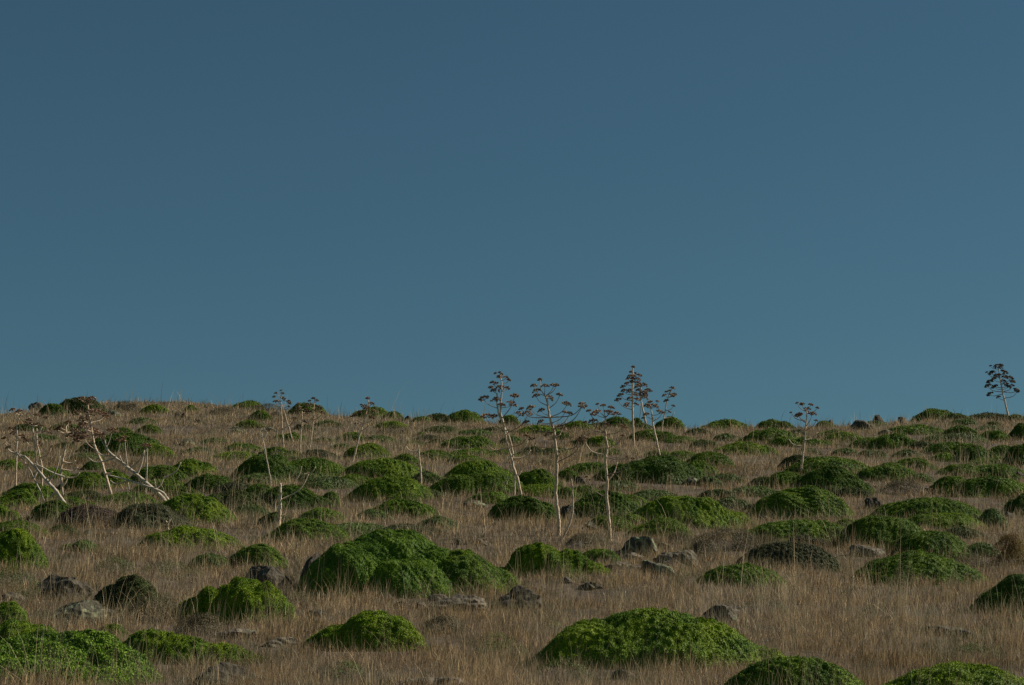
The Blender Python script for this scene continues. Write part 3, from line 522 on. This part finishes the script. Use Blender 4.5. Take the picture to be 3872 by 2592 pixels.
# ------------------------------------------------------------------ dry grass (one uncountable mass)
def grass(name, n0, seed, hmul, wmul, pal, label, dmin=16, dmax=150, patch=None, margin=650):
    r = np.random.RandomState(seed)
    m = int(n0)
    # density per area ~ 1/d^2 : log-uniform in depth times uniform in azimuth
    per = 9; mc = m // per
    d = np.exp(r.uniform(math.log(dmin), math.log(dmax), mc)); a = r.uniform(-margin, 3872 + margin, mc)
    cl = r.uniform(.4, 1.65, mc); ct = np.clip(r.normal(.98, .33, mc), .35, 1.9); csz = .02 + .0012 * d
    x = (a - CX) / F * d; y = d * math.cos(TH) + H * math.sin(TH)
    x = np.repeat(x, per) + r.normal(size=mc * per) * np.repeat(csz, per); y = np.repeat(y, per) + r.normal(size=mc * per) * np.repeat(csz, per) * 1.5
    d = np.repeat(d, per); a = np.repeat(a, per); cl = np.repeat(cl, per); ct = np.repeat(ct, per)
    D = F * H / (np.interp(a, RX, RY) - 1296)
    keep = d < D + 4
    x = x[keep]; y = y[keep]; d = d[keep]; cl = cl[keep]; ct = ct[keep]
    nb = len(x)
    if hmul > 1.5:
        ex, ey = [], []
        for (fx, fy, rx, ry, dn) in FOOT:
            if rx < .25: continue
            k_ = int(min(420, 130 * rx * (23 / max(fy, 23)) ** .45)); u_ = r.uniform(-1.08, 1.08, k_)
            ex.append(fx + rx * u_); ey.append(fy - ry * np.sqrt(np.maximum(.02, 1 - u_ ** 2)) * r.uniform(.5, 1.25, k_) - .05)
        ex = np.concatenate(ex); ey = np.concatenate(ey); ke = len(ex)
        x = np.concatenate([x, ex]); y = np.concatenate([y, ey]); d = np.concatenate([d, (ey - H * math.sin(TH)) / math.cos(TH)])
        cl = np.concatenate([cl, r.uniform(.55, 1.15, ke)]); ct = np.concatenate([ct, r.uniform(.55, 1.2, ke)])
    P2 = np.stack([x, y, np.zeros_like(x)], 1)
    c1 = Noise(1.3, seed + 1)(P2); c2 = Noise(6.0, seed + 2)(P2); c0 = Noise(.35, seed + 3)(P2)
    keep = (c1 * .5 + c0 * .5 + r.normal(size=len(x)) * .7) > -.9
    if patch is not None: keep &= Noise(2.6, 4242)(P2) * .7 + Noise(.9, 4343)(P2) * .5 + r.normal(size=len(x)) * .15 > patch
    dens = np.ones(len(x))
    ins = np.zeros(len(x)); ring = np.ones(len(x))
    for (fx, fy, rx, ry, dn) in FOOT:
        if hmul > 1.5 and rx > .3:
            w = np.nonzero((np.abs(x - fx) < rx * 1.2) & (np.abs(y - fy + ry * .9) < ry * .55))[0]; ring[w] = 1.35
        w = np.nonzero((np.abs(x - fx) < rx) & (np.abs(y - fy) < ry))[0]
        if len(w):
            q = ((x[w] - fx) / rx) ** 2 + ((y[w] - fy) / ry) ** 2
            pr = np.clip((q - .42) / .75, 0.02 if dn > .6 else .45, 1) if dn > .3 else np.full(len(q), .75)
            dens[w] = np.minimum(dens[w], np.where(q < 1, pr, 1)); ins[w] = np.maximum(ins[w], (q < 1))
    if hmul > 1.5: ring = ring * np.where((d > 92) | (np.interp(CX + F * x / d, [0, 300, 1400, 1900], [0, 1, 1, 0]) * (d > 84) > .5), r.choice([1, 1.5, 2.2], len(x), p=[.55, .35, .1]), 1)
    keep &= r.uniform(size=len(x)) < dens
    if hmul > 1.5: keep[nb:] = True
    x, y, d, c1, c2, c0, ins, cl, ct, ring = [v[keep] for v in (x, y, d, c1, c2, c0, ins, cl, ct, ring)]; n = len(x)
    z = terrain(x, y); pxs = d / F * PXM
    h = (.120 + .032 * c1 + .022 * c2 + .015 * c0) * hmul * r.uniform(.45, 1.3, n) * cl * (1 + np.clip(c1, -1, 1) * .25) * np.where(r.uniform(size=n) < .04, 1.8, 1)
    h = np.maximum(h, .05) * ring * np.where(ins > 0, .85, 1)
    wd = np.clip(.34 * pxs, .0030, .021) * wmul * r.uniform(.6, 1.4, n)
    yaw = r.uniform(-1.1, 1.1, n); sx, sy = np.cos(yaw) * wd / 2, np.sin(yaw) * wd / 2
    lean = r.normal(size=(n, 2)) * r.choice([.12, .3, .6], (n, 1), p=[.5, .35, .15]) + np.stack([.04 + .05 * c1, .03 * c2], 1)
    lean += np.where(r.uniform(size=(n, 1)) < .06, r.normal(size=(n, 2)) * .7, 0)
    B = np.stack([x, y, z - .02], 1)
    l3 = np.stack([lean[:, 0], lean[:, 1], np.ones(n)], 1); l3 /= np.linalg.norm(l3, axis=1)[:, None]
    M = B + l3 * (h * .62)[:, None]
    l4 = l3 + np.stack([lean[:, 0] * .8, lean[:, 1] * .8, np.zeros(n)], 1); l4 /= np.linalg.norm(l4, axis=1)[:, None]
    T = M + l4 * (h * .38)[:, None]
    Sv = np.stack([sx, sy, np.zeros(n)], 1)
    VV = np.stack([B - Sv * .7, B + Sv * .7, M + Sv, M - Sv, T], 1).reshape(-1, 3)
    k = np.arange(n)[:, None] * 5
    Q = k + np.array([[0, 1, 2, 3]]); T3_ = k + np.array([[3, 2, 4]])
    w = r.dirichlet([.45] * len(pal), n); col = w @ np.array(pal)
    col = col * ct[:, None] * (1 + np.clip(c1, -1.5, 1.5)[:, None] * np.array([.12, .09, .03]))
    col = col * r.uniform(.7, 1.25, (n, 1)) * (1 + np.clip(c2, -1.4, 1.4)[:, None] * np.array([.13, .15, .20]))
    gr = (Noise(3.1, seed + 9)(np.stack([x, y, np.zeros_like(x)], 1)) > .9) & (r.uniform(size=n) < .25)
    col[gr] = np.array([.10, .13, .04]) * r.uniform(.7, 1.3, (gr.sum(), 1))
    o = mesh_obj(name, VV, [Q, T3_], M_grass, tint=np.repeat(col, 5, 0)); o['kind'] = 'stuff'; o['label'] = label; o['category'] = 'grass'
    print('grass', name, n)
PALG = [(.43, .30, .16), (.32, .245, .155), (.64, .475, .26), (.14, .115, .075), (.40, .265, .16)]
grass('dry_grass', 1300000, 21, 1.0, 1.0, PALG, 'knee-high dry brown grass covering the hillside between shrubs and rocks')
grass('tall_grass_stalks', 135000, 77, 2.1, .75, [(.45, .35, .20), (.52, .41, .25), (.33, .26, .16), (.24, .22, .12)], 'taller straw-coloured grass stalks standing above the dry grass')
grass('low_undergrowth', 260000, 131, .72, 1.5, [(.10, .135, .035), (.12, .105, .06), (.07, .095, .03), (.15, .12, .08)], 'low olive and grey-green undergrowth in patches among the dry grass', patch=.35)
print('leaves', total_leaves, 'verts', sum(len(m.vertices) for m in bpy.data.meshes))
# ------------------------------------------------------------------ camera
cam = bpy.data.cameras.new('camera'); co = bpy.data.objects.new('camera', cam); COL.objects.link(co)
cam.sensor_width = 36; cam.lens = 36 * F / 3872; cam.clip_start = .1; cam.clip_end = 3000
co.location = (0, 0, 0); co.rotation_euler = (math.pi / 2 + TH, 0, 0); S.camera = co
# ------------------------------------------------------------------ light
SUN_EL, SUN_AZ = math.radians(37), math.radians(77)       # azimuth clockwise from +Y (into the picture)
sd = np.array([math.sin(SUN_AZ) * math.cos(SUN_EL), math.cos(SUN_AZ) * math.cos(SUN_EL), math.sin(SUN_EL)])
from mathutils import Vector
sl = bpy.data.lights.new('sun', 'SUN'); so = bpy.data.objects.new('sun', sl); COL.objects.link(so)
sl.energy = 4.9; sl.angle = math.radians(.5); sl.color = (1, .93, .82)
so.rotation_euler = Vector(sd).to_track_quat('Z', 'Y').to_euler(); so.location = (30, -10, 40)
w = bpy.data.worlds.new('World'); S.world = w; w.use_nodes = True; nt = w.node_tree
sk = nt.nodes.new('ShaderNodeTexSky'); sk.sky_type = 'NISHITA'; sk.sun_disc = False; sk.sun_elevation = SUN_EL; sk.sun_rotation = SUN_AZ
sk.air_density = 1.0; sk.dust_density = .3; sk.ozone_density = 1.5; sk.altitude = 300
hs = nt.nodes.new('ShaderNodeHueSaturation'); hs.inputs['Saturation'].default_value = .9
tn = nt.nodes.new('ShaderNodeMixRGB'); tn.blend_type = 'MULTIPLY'; tn.inputs[0].default_value = 1; tn.inputs[2].default_value = (.425, .70, .73, 1)
hs.inputs['Saturation'].default_value = .9
nt.links.new(sk.outputs[0], hs.inputs['Color']); nt.links.new(hs.outputs[0], tn.inputs[1]); nt.links.new(tn.outputs[0], nt.nodes['Background'].inputs['Color'])
nt.nodes['Background'].inputs['Strength'].default_value = .05
S.view_settings.view_transform = 'Standard'; S.view_settings.look = 'None'; S.view_settings.gamma = 1; S.view_settings.exposure = 0
